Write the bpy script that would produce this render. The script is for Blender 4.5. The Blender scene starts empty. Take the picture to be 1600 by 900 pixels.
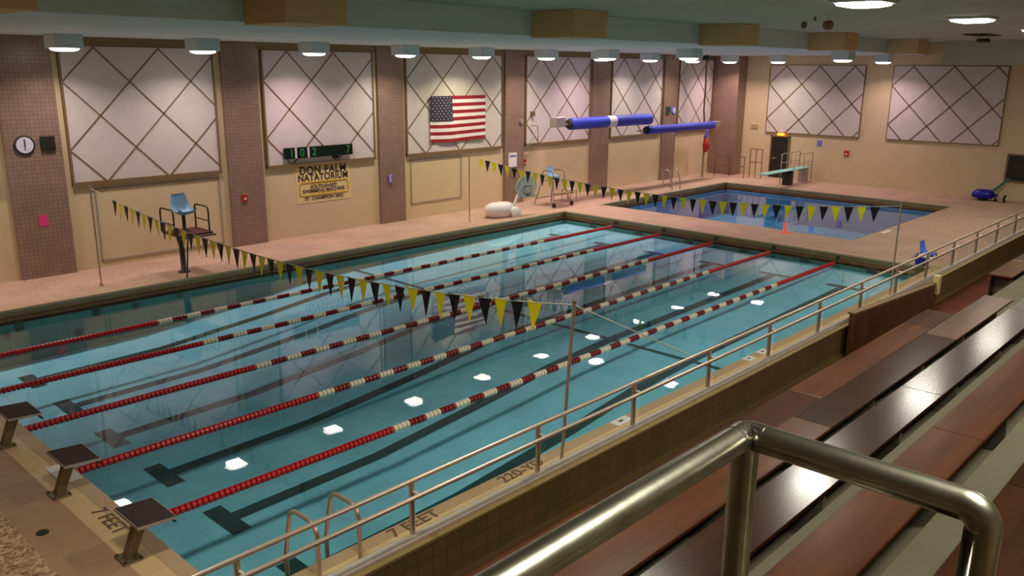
import bpy, math, random
from mathutils import Vector, Matrix
PI = math.pi
rnd = random.Random(7)
sc = bpy.context.scene
COL = sc.collection

# ------------------------------------------------------------------ camera
CX, CY, CZ, YAW, PITCH, ROLL, FPX = -3.8604, -7.7555, 5.7138, .7535, .2547, .0079, 1320.5
_f = Vector((math.cos(PITCH)*math.cos(YAW), math.cos(PITCH)*math.sin(YAW), -math.sin(PITCH)))
_r = _f.cross(Vector((0, 0, 1))).normalized(); _u = _r.cross(_f)
_c, _s = math.cos(ROLL), math.sin(ROLL)
_r2 = _c*_r + _s*_u; _u2 = -_s*_r + _c*_u
cam = bpy.data.cameras.new('camera'); cam.sensor_width = 36; cam.lens = 36*FPX/1600; cam.clip_end = 200
camo = bpy.data.objects.new('camera', cam); COL.objects.link(camo)
camo.matrix_world = Matrix(((_r2.x, _u2.x, -_f.x, CX), (_r2.y, _u2.y, -_f.y, CY), (_r2.z, _u2.z, -_f.z, CZ), (0, 0, 0, 1)))
sc.camera = camo

# ------------------------------------------------------------------ light and exposure
w = bpy.data.worlds.new('world'); sc.world = w; w.use_nodes = True
w.node_tree.nodes['Background'].inputs[0].default_value = (.5, .55, .5, 1)
w.node_tree.nodes['Background'].inputs[1].default_value = 0.02
sc.view_settings.view_transform = 'Standard'; sc.view_settings.look = 'None'
sc.view_settings.exposure = 0.14; sc.view_settings.gamma = 1; sc.view_settings.use_curve_mapping = False
ROW_W, UP_W = 68.0, 118.0      # power of the lamps in the long row and on the upper ceiling

# ------------------------------------------------------------------ constants of the hall
H = .29              # water below deck
PL, PW = 22.86, 14.36
Y1, LW = 2.85, 2.225
WALL, FAR = 17.36, 40.0
CEIL, CEIL2, FASC = 6.45, 7.0, 6.1
DX0, DX1, DY0, DY1 = 25.35, 36.1, 3.35, 14.4
PARA = -1.7

# ------------------------------------------------------------------ materials
def lin(c):
    c = c/255
    return c/12.92 if c <= .04045 else ((c+.055)/1.055)**2.4
def rgb(r, g, b): return (lin(r), lin(g), lin(b), 1)
MATS = {}
def mat(name, col, rough=.6, metal=0, noise=0, nscale=6, bump=0, bscale=40, emit=None, spec=None, coat=0, col2=None, stretch=None, detail=4):
    m = bpy.data.materials.new(name); m.use_nodes = True; nt = m.node_tree; b = nt.nodes['Principled BSDF']
    b.inputs['Base Color'].default_value = col; b.inputs['Roughness'].default_value = rough; b.inputs['Metallic'].default_value = metal
    if spec is not None: b.inputs['Specular IOR Level'].default_value = spec
    if coat: b.inputs['Coat Weight'].default_value = coat; b.inputs['Coat Roughness'].default_value = .12
    if emit:
        b.inputs['Emission Color'].default_value = emit[0]; b.inputs['Emission Strength'].default_value = emit[1]
    tc = nt.nodes.new('ShaderNodeTexCoord'); src = tc.outputs['Object']
    if stretch:
        mp = nt.nodes.new('ShaderNodeMapping'); mp.inputs['Scale'].default_value = stretch; nt.links.new(src, mp.inputs[0]); src = mp.outputs[0]
    if noise or col2:
        n = nt.nodes.new('ShaderNodeTexNoise'); n.inputs['Scale'].default_value = nscale; n.inputs['Detail'].default_value = detail
        nt.links.new(src, n.inputs['Vector'])
        r = nt.nodes.new('ShaderNodeValToRGB'); r.color_ramp.elements[0].position = .32; r.color_ramp.elements[1].position = .68
        c2 = col2 or tuple(c*(1-noise) for c in col[:3]) + (1,)
        r.color_ramp.elements[0].color = c2; r.color_ramp.elements[1].color = col
        nt.links.new(n.outputs['Fac'], r.inputs[0]); nt.links.new(r.outputs[0], b.inputs['Base Color'])
    if bump:
        n2 = nt.nodes.new('ShaderNodeTexNoise'); n2.inputs['Scale'].default_value = bscale; nt.links.new(src, n2.inputs['Vector'])
        bp = nt.nodes.new('ShaderNodeBump'); bp.inputs['Strength'].default_value = bump; bp.inputs['Distance'].default_value = .02
        nt.links.new(n2.outputs['Fac'], bp.inputs['Height']); nt.links.new(bp.outputs[0], b.inputs['Normal'])
    MATS[name] = m
    return m
def tiles(name, c1, c2, mortar, w=.1, h=.1, ms=.006, rough=.4, floor=False, offset=0, bump=.3):
    m = bpy.data.materials.new(name); m.use_nodes = True; nt = m.node_tree; b = nt.nodes['Principled BSDF']
    b.inputs['Roughness'].default_value = rough
    tc = nt.nodes.new('ShaderNodeTexCoord'); sp = nt.nodes.new('ShaderNodeSeparateXYZ'); cb = nt.nodes.new('ShaderNodeCombineXYZ')
    nt.links.new(tc.outputs['Object'], sp.inputs[0])
    if floor:
        nt.links.new(sp.outputs[0], cb.inputs[0]); nt.links.new(sp.outputs[1], cb.inputs[1])
    else:
        ad = nt.nodes.new('ShaderNodeMath'); nt.links.new(sp.outputs[0], ad.inputs[0]); nt.links.new(sp.outputs[1], ad.inputs[1])
        nt.links.new(ad.outputs[0], cb.inputs[0]); nt.links.new(sp.outputs[2], cb.inputs[1])
    br = nt.nodes.new('ShaderNodeTexBrick'); br.offset = offset
    br.inputs['Scale'].default_value = 1; br.inputs['Brick Width'].default_value = w; br.inputs['Row Height'].default_value = h
    br.inputs['Mortar Size'].default_value = ms; br.inputs['Color1'].default_value = c1; br.inputs['Color2'].default_value = c2; br.inputs['Mortar'].default_value = mortar
    nt.links.new(cb.outputs[0], br.inputs['Vector'])
    n = nt.nodes.new('ShaderNodeTexNoise'); n.inputs['Scale'].default_value = 1.3; nt.links.new(cb.outputs[0], n.inputs['Vector'])
    mx = nt.nodes.new('ShaderNodeMix'); mx.data_type = 'RGBA'; mx.blend_type = 'MULTIPLY'
    rr = nt.nodes.new('ShaderNodeMapRange'); rr.inputs[1].default_value = .3; rr.inputs[2].default_value = .7; rr.inputs[3].default_value = .88; rr.inputs[4].default_value = 1.05
    nt.links.new(n.outputs['Fac'], rr.inputs[0]); mx.inputs[0].default_value = 1
    nt.links.new(br.outputs['Color'], mx.inputs[6]); nt.links.new(rr.outputs[0], mx.inputs[7]); nt.links.new(mx.outputs[2], b.inputs['Base Color'])
    if bump:
        bp = nt.nodes.new('ShaderNodeBump'); bp.inputs['Strength'].default_value = bump; bp.inputs['Distance'].default_value = .01; bp.invert = True
        nt.links.new(br.outputs['Fac'], bp.inputs['Height']); nt.links.new(bp.outputs[0], b.inputs['Normal'])
    MATS[name] = m
    return m
def pebble(name, c1, c2, c3, scale=38, bump=.5, rough=.75):
    m = bpy.data.materials.new(name); m.use_nodes = True; nt = m.node_tree; b = nt.nodes['Principled BSDF']; b.inputs['Roughness'].default_value = rough
    tc = nt.nodes.new('ShaderNodeTexCoord'); v = nt.nodes.new('ShaderNodeTexVoronoi'); v.inputs['Scale'].default_value = scale; nt.links.new(tc.outputs['Object'], v.inputs['Vector'])
    r = nt.nodes.new('ShaderNodeValToRGB'); e = r.color_ramp.elements; e[0].color = c1; e[1].color = c2; e.new(.5).color = c3
    sp = nt.nodes.new('ShaderNodeSeparateXYZ'); nt.links.new(v.outputs['Color'], sp.inputs[0]); nt.links.new(sp.outputs[0], r.inputs[0])
    n = nt.nodes.new('ShaderNodeTexNoise'); n.inputs['Scale'].default_value = .8; nt.links.new(tc.outputs['Object'], n.inputs['Vector'])
    rr = nt.nodes.new('ShaderNodeMapRange'); rr.inputs[1].default_value = .3; rr.inputs[2].default_value = .7; rr.inputs[3].default_value = .86; rr.inputs[4].default_value = 1.06
    nt.links.new(n.outputs['Fac'], rr.inputs[0])
    mx = nt.nodes.new('ShaderNodeMix'); mx.data_type = 'RGBA'; mx.blend_type = 'MULTIPLY'; mx.inputs[0].default_value = 1
    nt.links.new(r.outputs[0], mx.inputs[6]); nt.links.new(rr.outputs[0], mx.inputs[7]); nt.links.new(mx.outputs[2], b.inputs['Base Color'])
    bp = nt.nodes.new('ShaderNodeBump'); bp.inputs['Strength'].default_value = bump; bp.inputs['Distance'].default_value = .012; bp.invert = True
    nt.links.new(v.outputs['Distance'], bp.inputs['Height']); nt.links.new(bp.outputs[0], b.inputs['Normal'])
    MATS[name] = m
    return m
M_wall = mat('wall_paint', rgb(216, 194, 154), .7, noise=.06, nscale=1.2, bump=.1, bscale=60)
M_panel = mat('acoustic_panel', rgb(216, 204, 198), .95, noise=.05, nscale=3, bump=.3, bscale=90)
M_batten = mat('batten', rgb(124, 98, 66), .6)
M_column = tiles('column_tile', rgb(158, 128, 110), rgb(146, 118, 102), rgb(122, 100, 88), .11, .11, .008, .35)
M_ceil = mat('ceiling_paint_pool_lit', rgb(208, 222, 222), .8, noise=.05, nscale=.7)  # bluish tint carries light bounced up from the pool
M_ceil_up = mat('ceiling_paint_dim', rgb(180, 182, 162), .85, noise=.06, nscale=.6)  # same paint as the lower ceiling, toned dark olive for its weaker light
M_tan = mat('tan_box_paint', rgb(214, 182, 132), .8, noise=.05, nscale=1)
M_deck = pebble('deck_aggregate', rgb(190, 152, 130), rgb(154, 120, 104), rgb(210, 176, 150), 45, .25)
M_coarse = pebble('coarse_aggregate', rgb(224, 190, 152), rgb(140, 104, 78), rgb(196, 154, 116), 24, .8)
M_coping = tiles('coping_tile', rgb(226, 190, 140), rgb(220, 184, 134), rgb(206, 170, 122), .3, .3, .004, .4, floor=True, bump=.1)
M_brownband = mat('brown_band', rgb(180, 142, 110), .6, noise=.12, nscale=5)
M_lip = mat('gutter_lip', rgb(190, 160, 124), .4)
M_gutter = mat('gutter_recess', rgb(158, 138, 98), .6, noise=.25, nscale=2)
M_waterline = tiles('waterline_tile', rgb(132, 88, 44), rgb(116, 78, 42), rgb(90, 64, 40), .15, .1, .006, .3)
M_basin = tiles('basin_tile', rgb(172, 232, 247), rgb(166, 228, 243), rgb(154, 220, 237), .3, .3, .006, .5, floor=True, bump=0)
M_basinwall = tiles('basin_wall_tile_dim', rgb(84, 150, 140), rgb(78, 144, 134), rgb(70, 130, 122), .15, .15, .006, .5, bump=0)  # darker than the floor tile, the walls' weaker light is in the colour
M_divebasin = tiles('dive_basin_tile', rgb(120, 190, 225), rgb(114, 184, 220), rgb(104, 172, 210), .3, .3, .006, .5, floor=True, bump=0)
M_line = mat('black_lane_tile', rgb(38, 66, 62), .5)
M_inlet = mat('inlet_grille', rgb(52, 92, 84), .5)
M_red = mat('red_float', rgb(190, 20, 22), .35)
M_dred = mat('dark_red_float', rgb(132, 16, 20), .35)
M_white = mat('white_float', rgb(236, 222, 196), .4)
M_cable = mat('steel_cable', rgb(120, 118, 112), .35, 1)
M_yel = mat('yellow_vinyl', rgb(252, 236, 14), .5)
M_blk = mat('black_vinyl', rgb(18, 16, 20), .5)
M_cord = mat('white_cord', rgb(190, 186, 170), .7)
M_steel = mat('brushed_steel', rgb(178, 170, 150), .3, 1, noise=.12, nscale=30, stretch=(1, 1, .1))
M_rail = mat('railing_pipe', rgb(212, 192, 172), .3, .7)
M_pipe = mat('foreground_pipe', rgb(176, 174, 156), .3, 1, noise=.22, nscale=14, bump=.03, bscale=30)
M_alu = mat('aluminium_channel', rgb(214, 200, 192), .35, .3)
M_glassgreen = mat('dark_metal', rgb(60, 52, 44), .5, .3)
M_dark = mat('dark_plastic', rgb(34, 34, 30), .6)
M_blockplate = mat('starting_block_tread', rgb(58, 42, 40), .8, bump=.5, bscale=60)
M_blocktrim = mat('starting_block_edge', rgb(168, 150, 140), .5)
M_blockleg = mat('starting_block_post', rgb(120, 104, 76), .45, .4)
M_wood = mat('varnished_wood', rgb(86, 48, 26), .28, col2=rgb(58, 30, 17), nscale=1.9, stretch=(.3, 4, 4), coat=.12, spec=.35)
M_wood2 = mat('light_varnished_wood', rgb(112, 64, 30), .28, col2=rgb(78, 40, 20), nscale=1.9, stretch=(.3, 4, 4), coat=.12, spec=.35)
M_wood3 = mat('dark_varnished_wood', rgb(74, 42, 24), .2, col2=rgb(50, 28, 18), nscale=1.9, stretch=(.3, 4, 4), coat=.15, spec=.35)
M_floorwood = mat('walkway_floor', rgb(118, 54, 36), .22, col2=rgb(84, 36, 26), nscale=1.6, coat=.4)
M_conc = mat('stand_concrete', rgb(116, 109, 86), .8, noise=.12, nscale=3, bump=.1)
M_risershade = mat('riser_shade', rgb(40, 34, 26), .9)  # near-black colour stands for shade in the gap behind each seat
M_paratile = tiles('parapet_tile', rgb(120, 98, 62), rgb(112, 92, 58), rgb(98, 80, 52), .2, .2, .008, .5)
M_brownpanel = mat('brown_panel', rgb(104, 66, 36), .5, col2=rgb(78, 50, 28), nscale=3)
M_blue = mat('blue_vinyl', rgb(52, 66, 190), .5, noise=.15, nscale=6)
M_seatblue = mat('blue_plastic', rgb(150, 190, 220), .4)
M_bigblue = mat('deep_blue_plastic', rgb(20, 20, 160), .4)
M_whitep = mat('white_plastic', rgb(236, 230, 226), .4)
M_turq = mat('turquoise_board', rgb(150, 214, 200), .5)
M_redp = mat('red_plastic', rgb(180, 34, 30), .4)
M_redwood = mat('dark_red_board', rgb(92, 34, 28), .5)
M_pink = mat('pink_paper', rgb(230, 60, 130), .7)
M_orange = mat('pink_orange_glow', rgb(255, 110, 100), .4, emit=(rgb(255, 90, 80), .15))  # faint glow added so the unlit cone looks brighter
M_lilac = mat('blue_sign', rgb(120, 110, 210), .5)
M_signbg = mat('sign_board', rgb(226, 204, 146), .6)
M_signyel = mat('sign_gold', rgb(206, 168, 40), .6)
M_ink = mat('sign_lettering', rgb(50, 30, 16), .6)
M_ink2 = mat('sign_small_lettering', rgb(84, 50, 62), .6)
M_coptext = mat('coping_lettering', rgb(110, 84, 58), .6)
M_scorebg = mat('scoreboard_face', rgb(10, 28, 22), .3)
M_led = mat('led_digits', rgb(50, 120, 50), .5, emit=(rgb(70, 190, 60), .06))
M_exit = mat('exit_sign_glow', rgb(255, 150, 30), .5, emit=(rgb(255, 140, 30), 6))
M_doorm = mat('dark_door', rgb(34, 26, 22), .5)
M_clockf = mat('clock_face', rgb(216, 210, 226), .4)
M_flagr = mat('flag_red', rgb(150, 24, 34), .8); M_flagw = mat('flag_white', rgb(240, 226, 226), .8); M_flagb = mat('flag_blue', rgb(44, 44, 66), .8)
M_green = mat('green_plastic', rgb(40, 110, 80), .5)
def lamp_mat(name, col, s):
    m = bpy.data.materials.new(name); m.use_nodes = True; b = m.node_tree.nodes['Principled BSDF']
    b.inputs['Base Color'].default_value = (.8, .8, .8, 1); b.inputs['Emission Color'].default_value = col; b.inputs['Emission Strength'].default_value = s
    return m
L_pink = lamp_mat('lens_pinkish', (1, .86, .88, 1), 7); L_warm = lamp_mat('lens_warm', (1, .93, .75, 1), 8); L_neutral = lamp_mat('lens_neutral', (1, .93, .86, 1), 7)
L_up = lamp_mat('lens_upper', (1, .96, .84, 1), 9)
def water_mat(name, tint):
    m = bpy.data.materials.new(name); m.use_nodes = True; nt = m.node_tree; nt.nodes.clear()
    o = nt.nodes.new('ShaderNodeOutputMaterial'); mix = nt.nodes.new('ShaderNodeMixShader'); t = nt.nodes.new('ShaderNodeBsdfTransparent'); g = nt.nodes.new('ShaderNodeBsdfGlossy')
    t.inputs[0].default_value = tint; g.inputs['Roughness'].default_value = .015; g.inputs[0].default_value = (1, 1, 1, 1)
    f = nt.nodes.new('ShaderNodeFresnel'); f.inputs[0].default_value = 1.333
    n = nt.nodes.new('ShaderNodeTexNoise'); n.inputs['Scale'].default_value = .9; tc = nt.nodes.new('ShaderNodeTexCoord'); nt.links.new(tc.outputs['Object'], n.inputs['Vector'])
    bp = nt.nodes.new('ShaderNodeBump'); bp.inputs['Strength'].default_value = .05; bp.inputs['Distance'].default_value = .05
    nt.links.new(n.outputs['Fac'], bp.inputs['Height']); nt.links.new(bp.outputs[0], g.inputs['Normal'])
    nt.links.new(f.outputs[0], mix.inputs[0]); nt.links.new(t.outputs[0], mix.inputs[1]); nt.links.new(g.outputs[0], mix.inputs[2]); nt.links.new(mix.outputs[0], o.inputs[0])
    return m
M_water = water_mat('pool_water', (.80, .96, 1, 1)); M_water2 = water_mat('diving_pool_water', (.66, .90, 1, 1))
def pane_mat(name, tint, ior=1.3):
    m = bpy.data.materials.new(name); m.use_nodes = True; nt = m.node_tree; nt.nodes.clear()
    o = nt.nodes.new('ShaderNodeOutputMaterial'); mix = nt.nodes.new('ShaderNodeMixShader'); t = nt.nodes.new('ShaderNodeBsdfTransparent'); g = nt.nodes.new('ShaderNodeBsdfGlossy')
    t.inputs[0].default_value = tint; g.inputs['Roughness'].default_value = .05
    f = nt.nodes.new('ShaderNodeFresnel'); f.inputs[0].default_value = ior
    ge = nt.nodes.new('ShaderNodeNewGeometry'); sb = nt.nodes.new('ShaderNodeMath'); sb.operation = 'SUBTRACT'; sb.inputs[0].default_value = 1; nt.links.new(ge.outputs['Backfacing'], sb.inputs[1])
    mu = nt.nodes.new('ShaderNodeMath'); mu.operation = 'MULTIPLY'; nt.links.new(f.outputs[0], mu.inputs[0]); nt.links.new(sb.outputs[0], mu.inputs[1])
    nt.links.new(mu.outputs[0], mix.inputs[0]); nt.links.new(t.outputs[0], mix.inputs[1]); nt.links.new(g.outputs[0], mix.inputs[2]); nt.links.new(mix.outputs[0], o.inputs[0])
    return m
M_glass = pane_mat('clear_glass', (.95, .97, .95, 1)); M_backboard = mat('frosted_backboard', rgb(176, 198, 188), .3); M_backboard.node_tree.nodes['Principled BSDF'].inputs['Alpha'].default_value = .6

# ------------------------------------------------------------------ mesh helpers
class MB:
    def __init__(s): s.v = []; s.f = []; s.m = []; s.sm = []; s.mats = []; s.cur = 0; s.smooth = False
    def use(s, m):
        if m not in s.mats: s.mats.append(m)
        s.cur = s.mats.index(m); return s
    def add(s, vs, fs, smooth=False):
        o = len(s.v); s.v += [tuple(v) for v in vs]
        for f in fs: s.f.append([i+o for i in f]); s.m.append(s.cur); s.sm.append(smooth)
        return s
    def box(s, x0, x1, y0, y1, z0, z1, bev=0):
        if x0 > x1: x0, x1 = x1, x0
        if y0 > y1: y0, y1 = y1, y0
        if z0 > z1: z0, z1 = z1, z0
        if not bev:
            vs = [(x, y, z) for z in (z0, z1) for y in (y0, y1) for x in (x0, x1)]
            return s.add(vs, [(0, 2, 3, 1), (4, 5, 7, 6), (0, 1, 5, 4), (2, 6, 7, 3), (0, 4, 6, 2), (1, 3, 7, 5)])
        b = bev; vs = []; fs = []
        # chamfered box: three vertices per corner
        idx = {}
        for i, x in enumerate((x0, x1)):
            for j, y in enumerate((y0, y1)):
                for k, z in enumerate((z0, z1)):
                    sx, sy, sz = (1, -1)[i], (1, -1)[j], (1, -1)[k]
                    idx[i, j, k] = len(vs)
                    vs += [(x, y+sy*b, z+sz*b), (x+sx*b, y, z+sz*b), (x+sx*b, y+sy*b, z)]
        I = idx
        def q(a, c, d, e): fs.append((a, c, d, e))
        for i in (0, 1): l = [I[i, 0, 0], I[i, 1, 0], I[i, 1, 1], I[i, 0, 1]]; fs.append(tuple(l if i else l[::-1]))
        for j in (0, 1): l = [I[0, j, 0]+1, I[0, j, 1]+1, I[1, j, 1]+1, I[1, j, 0]+1]; fs.append(tuple(l if j else l[::-1]))
        for k in (0, 1): l = [I[0, 0, k]+2, I[1, 0, k]+2, I[1, 1, k]+2, I[0, 1, k]+2]; fs.append(tuple(l if k else l[::-1]))
        for j in (0, 1):
            for k in (0, 1): l = [I[0, j, k]+1, I[1, j, k]+1, I[1, j, k]+2, I[0, j, k]+2]; fs.append(tuple(l if (j ^ k) else l[::-1]))
        for i in (0, 1):
            for k in (0, 1): l = [I[i, 0, k], I[i, 1, k], I[i, 1, k]+2, I[i, 0, k]+2]; fs.append(tuple(l[::-1] if (i ^ k) else l))
        for i in (0, 1):
            for j in (0, 1): l = [I[i, j, 0], I[i, j, 1], I[i, j, 1]+1, I[i, j, 0]+1]; fs.append(tuple(l if (i ^ j) else l[::-1]))
        for key, a in I.items():
            fs.append((a, a+1, a+2) if (sum(key) % 2) else (a, a+2, a+1))
        return s.add(vs, fs)
    def tube(s, pts, r, n=10, close=False, taper=None):
        pts = [Vector(p) for p in pts]; N = len(pts); rings = []
        up = None
        for i, p in enumerate(pts):
            a = pts[(i-1) % N] if (close or i) else p; c = pts[(i+1) % N] if (close or i < N-1) else p
            d = (c-a).normalized()
            if up is None:
                up = Vector((0, 0, 1)) if abs(d.z) < .9 else Vector((1, 0, 0))
            x = up.cross(d); x = x.normalized() if x.length > 1e-6 else Vector((1, 0, 0)).cross(d).normalized(); y = d.cross(x); up = y
            rr = taper[i] if taper else r
            rings.append([p + rr*(math.cos(2*PI*k/n)*x + math.sin(2*PI*k/n)*y) for k in range(n)])
        vs = [v for rg in rings for v in rg]; fs = []
        for i in range(N if close else N-1):
            for k in range(n):
                a = i*n+k; b_ = i*n+(k+1) % n; c = ((i+1) % N)*n+(k+1) % n; d = ((i+1) % N)*n+k
                fs.append((a, b_, c, d))
        s.add(vs, fs, True)
        if not close: s.add(rings[0], [tuple(range(n))[::-1]]); s.add(rings[-1], [tuple(range(n))])
        return s
    def lathe(s, origin, axis, prof, n=16, smooth=True):
        o = Vector(origin); ax = Vector(axis).normalized(); t = Vector((1, 0, 0)) if abs(ax.x) < .9 else Vector((0, 1, 0)); x = ax.cross(t).normalized(); y = ax.cross(x)
        vs = []; fs = []
        for h, r in prof:
            for k in range(n): vs.append(o + ax*h + r*(math.cos(2*PI*k/n)*x + math.sin(2*PI*k/n)*y))
        for i in range(len(prof)-1):
            for k in range(n): fs.append((i*n+k, i*n+(k+1) % n, (i+1)*n+(k+1) % n, (i+1)*n+k))
        s.add(vs, fs, smooth)
        s.add(vs[:n], [tuple(range(n))[::-1]]); s.add(vs[-n:], [tuple(range(n))])
        return s
    def prism(s, poly, d):   # planar polygon of 3-D points extruded by vector d
        p = [Vector(a) for a in poly]; d = Vector(d); n = len(p)
        vs = p + [a+d for a in p]
        return s.add(vs, [tuple(range(n))[::-1], tuple(range(n, 2*n))] + [(i, (i+1) % n, n+(i+1) % n, n+i) for i in range(n)])
    def build(s, name, m=None, parent=None, origin=None):
        if m is not None: mats = [m]
        else: mats = s.mats
        off = Vector(origin) if origin is not None else Vector((0, 0, 0))
        p = parent; 
        while p is not None: off = off + p.location; p = p.parent
        if origin is not None and parent is None: pass
        me = bpy.data.meshes.new(name); me.from_pydata([tuple(Vector(v)-off) for v in s.v], [], s.f)
        for mm in mats: me.materials.append(mm)
        for i, pl in enumerate(me.polygons):
            pl.material_index = 0 if m is not None else s.m[i]
            pl.use_smooth = s.sm[i]
        me.update()
        o = bpy.data.objects.new(name, me); COL.objects.link(o)
        if origin is not None: o.location = Vector(origin)
        if parent is not None: o.parent = parent
        return o
def tag(o, label=None, cat=None, group=None, kind=None):
    if label: o['label'] = label
    if cat: o['category'] = cat
    if group: o['group'] = group
    if kind: o['kind'] = kind
    return o
def thing(name, label, cat, loc, group=None):
    o = bpy.data.objects.new(name, None); COL.objects.link(o); o.location = loc; o.empty_display_size = .2
    return tag(o, label, cat, group)
def struct(name, mb, m=None, parent=None):
    o = mb.build(name, m, parent)
    if parent is None: o['kind'] = 'structure'
    return o
def copy_tree(root, loc, label, group=None, rz=0):
    r = root.copy(); COL.objects.link(r); r.location = loc; r.rotation_euler = (0, 0, rz); r['label'] = label
    if group: r['group'] = group
    def rec(a, b):
        for ch in list(a.children):
            c = ch.copy(); COL.objects.link(c); c.parent = b; rec(ch, c)
    rec(root, r)
    return r
def text_obj(name, s, size, m, parent, loc, rot, extrude=.004, align='CENTER', xs=1.0, bold=0):
    cu = bpy.data.curves.new('lettering', 'FONT'); cu.body = s; cu.size = size; cu.extrude = extrude; cu.align_x = align; cu.align_y = 'CENTER'; cu.offset = bold; cu.space_character = 1.08 if bold > .005 else 1.0
    t = bpy.data.objects.new('lettering', cu); COL.objects.link(t)
    dg = bpy.context.evaluated_depsgraph_get(); me = bpy.data.meshes.new_from_object(t.evaluated_get(dg))
    bpy.data.objects.remove(t); bpy.data.curves.remove(cu)
    me.materials.clear(); me.materials.append(m)
    o = bpy.data.objects.new(name, me); COL.objects.link(o)
    o.rotation_euler = rot; o.scale = (xs, 1, 1)
    off = Vector(loc); p = parent
    while p is not None: off -= p.location; p = p.parent
    o.location = off
    if parent is not None: o.parent = parent
    return o
def arc(c, r, a0, a1, ux, uy, n=8):
    c = Vector(c); ux = Vector(ux); uy = Vector(uy)
    return [c + r*(math.cos(a0+(a1-a0)*i/n)*ux + math.sin(a0+(a1-a0)*i/n)*uy) for i in range(n+1)]

# ================================================================== THE SHELL
XB, YB = -9.0, -12.5   # walls behind and beside the camera
def deck_mesh():
    m = MB()
    rects = [(XB, -1.15, PARA, WALL, M_deck), (-1.15, -.5, PARA, WALL, M_brownband),
             (-.5, 0, PARA, WALL, M_coping), (0, PL, -.28, 0, M_coping), (0, PL, PARA, -.28, M_deck),
             (0, PL, PW, PW+.28, M_deck), (0, PL, PW+.28, WALL, M_deck), (PL, DX0, PARA, WALL, M_deck), (DX0, DX1, PARA, DY0, M_deck), (DX0, DX1, DY1, WALL, M_deck), (DX1, FAR, PARA, WALL, M_deck)]
    for x0, x1, y0, y1, mm in rects:
        m.use(mm)
        m.add([(x0, y0, 0), (x1, y0, 0), (x1, y1, 0), (x0, y1, 0)], [(0, 1, 2, 3)])
    m.use(M_coarse).box(XB, -1.15, PARA, WALL, -.02, .006)
    return m
struct('floor', deck_mesh())
struct('wall_left', MB().box(XB, FAR+.3, WALL, WALL+.3, -.1, CEIL2), M_wall)
struct('wall_far', MB().box(FAR, FAR+.3, YB, WALL, -.1, CEIL2), M_wall)
struct('wall_near', MB().box(XB-.3, XB, YB, WALL, -.1, CEIL2), M_wall)
struct('wall_right', MB().box(XB, FAR, YB-.3, YB, -.1, CEIL2), M_wall)
cm = MB(); cm.use(M_ceil).box(XB, FAR, FASC, WALL, CEIL, CEIL2+.3); cm.use(M_ceil_up).box(XB, FAR, YB, FASC, CEIL2, CEIL2+.3)
cm.use(M_ceil_up).box(36.8, FAR, YB, FASC-1.31, 6.0, CEIL2)
struct('ceiling', cm)
# tan boxes on the bulkhead between the two ceiling levels
for i, x0 in enumerate([-.85] + [4.09+7.4*k for k in range(5)] + [38.5]):
    struct('trim_%d' % (i+1), MB().box(x0, min(x0+1.22, FAR), 4.8, FASC-.001, 6.4, CEIL2, .01), M_tan)
# tiled columns on the left wall
cols = [(-2.9, -1.4), (3.3, 4.72), (9.6, 10.82), (15.62, 16.8), (22.3, 23.47), (28.2, 29.55), (34.2, 35.45)]
for i, (a, b) in enumerate(cols):
    struct('trim_%d' % (i+10), MB().box(a, b, WALL-.12, WALL, 0, CEIL), M_column)
struct('trim_17', MB().box(39.1, FAR, 15.75, WALL, 0, CEIL), M_column)
# dark moulding under the ceiling along the left wall
struct('trim_20', MB().box(XB, 39.1, WALL-.05, WALL, 6.22, CEIL), mat('upper_wall_band', rgb(150, 122, 78), .7))

# ---- competition pool
prof = [(0, -1.42), (5, -1.32), (8, -1.05), (10, -.82), (12.2, -.70), (PL, -.50)]
def zb(x):
    for (a, za), (b, zb_) in zip(prof, prof[1:]):
        if x <= b: return za+(zb_-za)*(x-a)/(b-a)
    return prof[-1][1]
def basin(x0, x1, y0, y1, pf, wallm, floorm):
    m = MB().use(floorm)
    for (a, za), (b, z2) in zip(pf, pf[1:]): m.add([(a, y0, za), (b, y0, z2), (b, y1, z2), (a, y1, za)], [(0, 1, 2, 3)])
    m.use(wallm)
    for y, s in ((y0, 1), (y1, -1)):
        for (a, za), (b, z2) in zip(pf, pf[1:]):
            m.add([(a, y, za), (b, y, z2), (b, y, -H), (a, y, -H)], [(0, 1, 2, 3)])
    for x, z in ((x0, pf[0][1]), (x1, pf[-1][1])): m.add([(x, y0, z), (x, y1, z), (x, y1, -H), (x, y0, -H)], [(0, 1, 2, 3)])
    # waterline lip, gutter recess and coping nose around the rim
    for (ax0, ax1, ay0, ay1) in ((x0-.2, x0, y0-.2, y1+.2), (x1, x1+.2, y0-.2, y1+.2), (x0, x1, y0-.2, y0), (x0, x1, y1, y1+.2)):
        m.use(M_waterline).box(ax0, ax1, ay0, ay1, -.36, -.2)
        m.use(M_lip)
    for (ax0, ax1, ay0, ay1) in ((x0-.16, x0-.06, y0-.2, y1+.2), (x1+.06, x1+.16, y0-.2, y1+.2), (x0, x1, y0-.16, y0-.06), (x0, x1, y1+.06, y1+.16)):
        m.use(M_gutter).box(ax0, ax1, ay0, ay1, -.2, -.05)
    for (ax0, ax1, ay0, ay1) in ((x0-.2, x0, y0-.2, y1+.2), (x1, x1+.2, y0-.2, y1+.2), (x0, x1, y0-.2, y0), (x0, x1, y1, y1+.2)):
        m.use(M_lip).box(ax0, ax1, ay0, ay1, -.05, .004)
    return m
bo = struct('pool_basin', basin(0, PL, 0, PW, prof, M_basinwall, M_basin))
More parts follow.
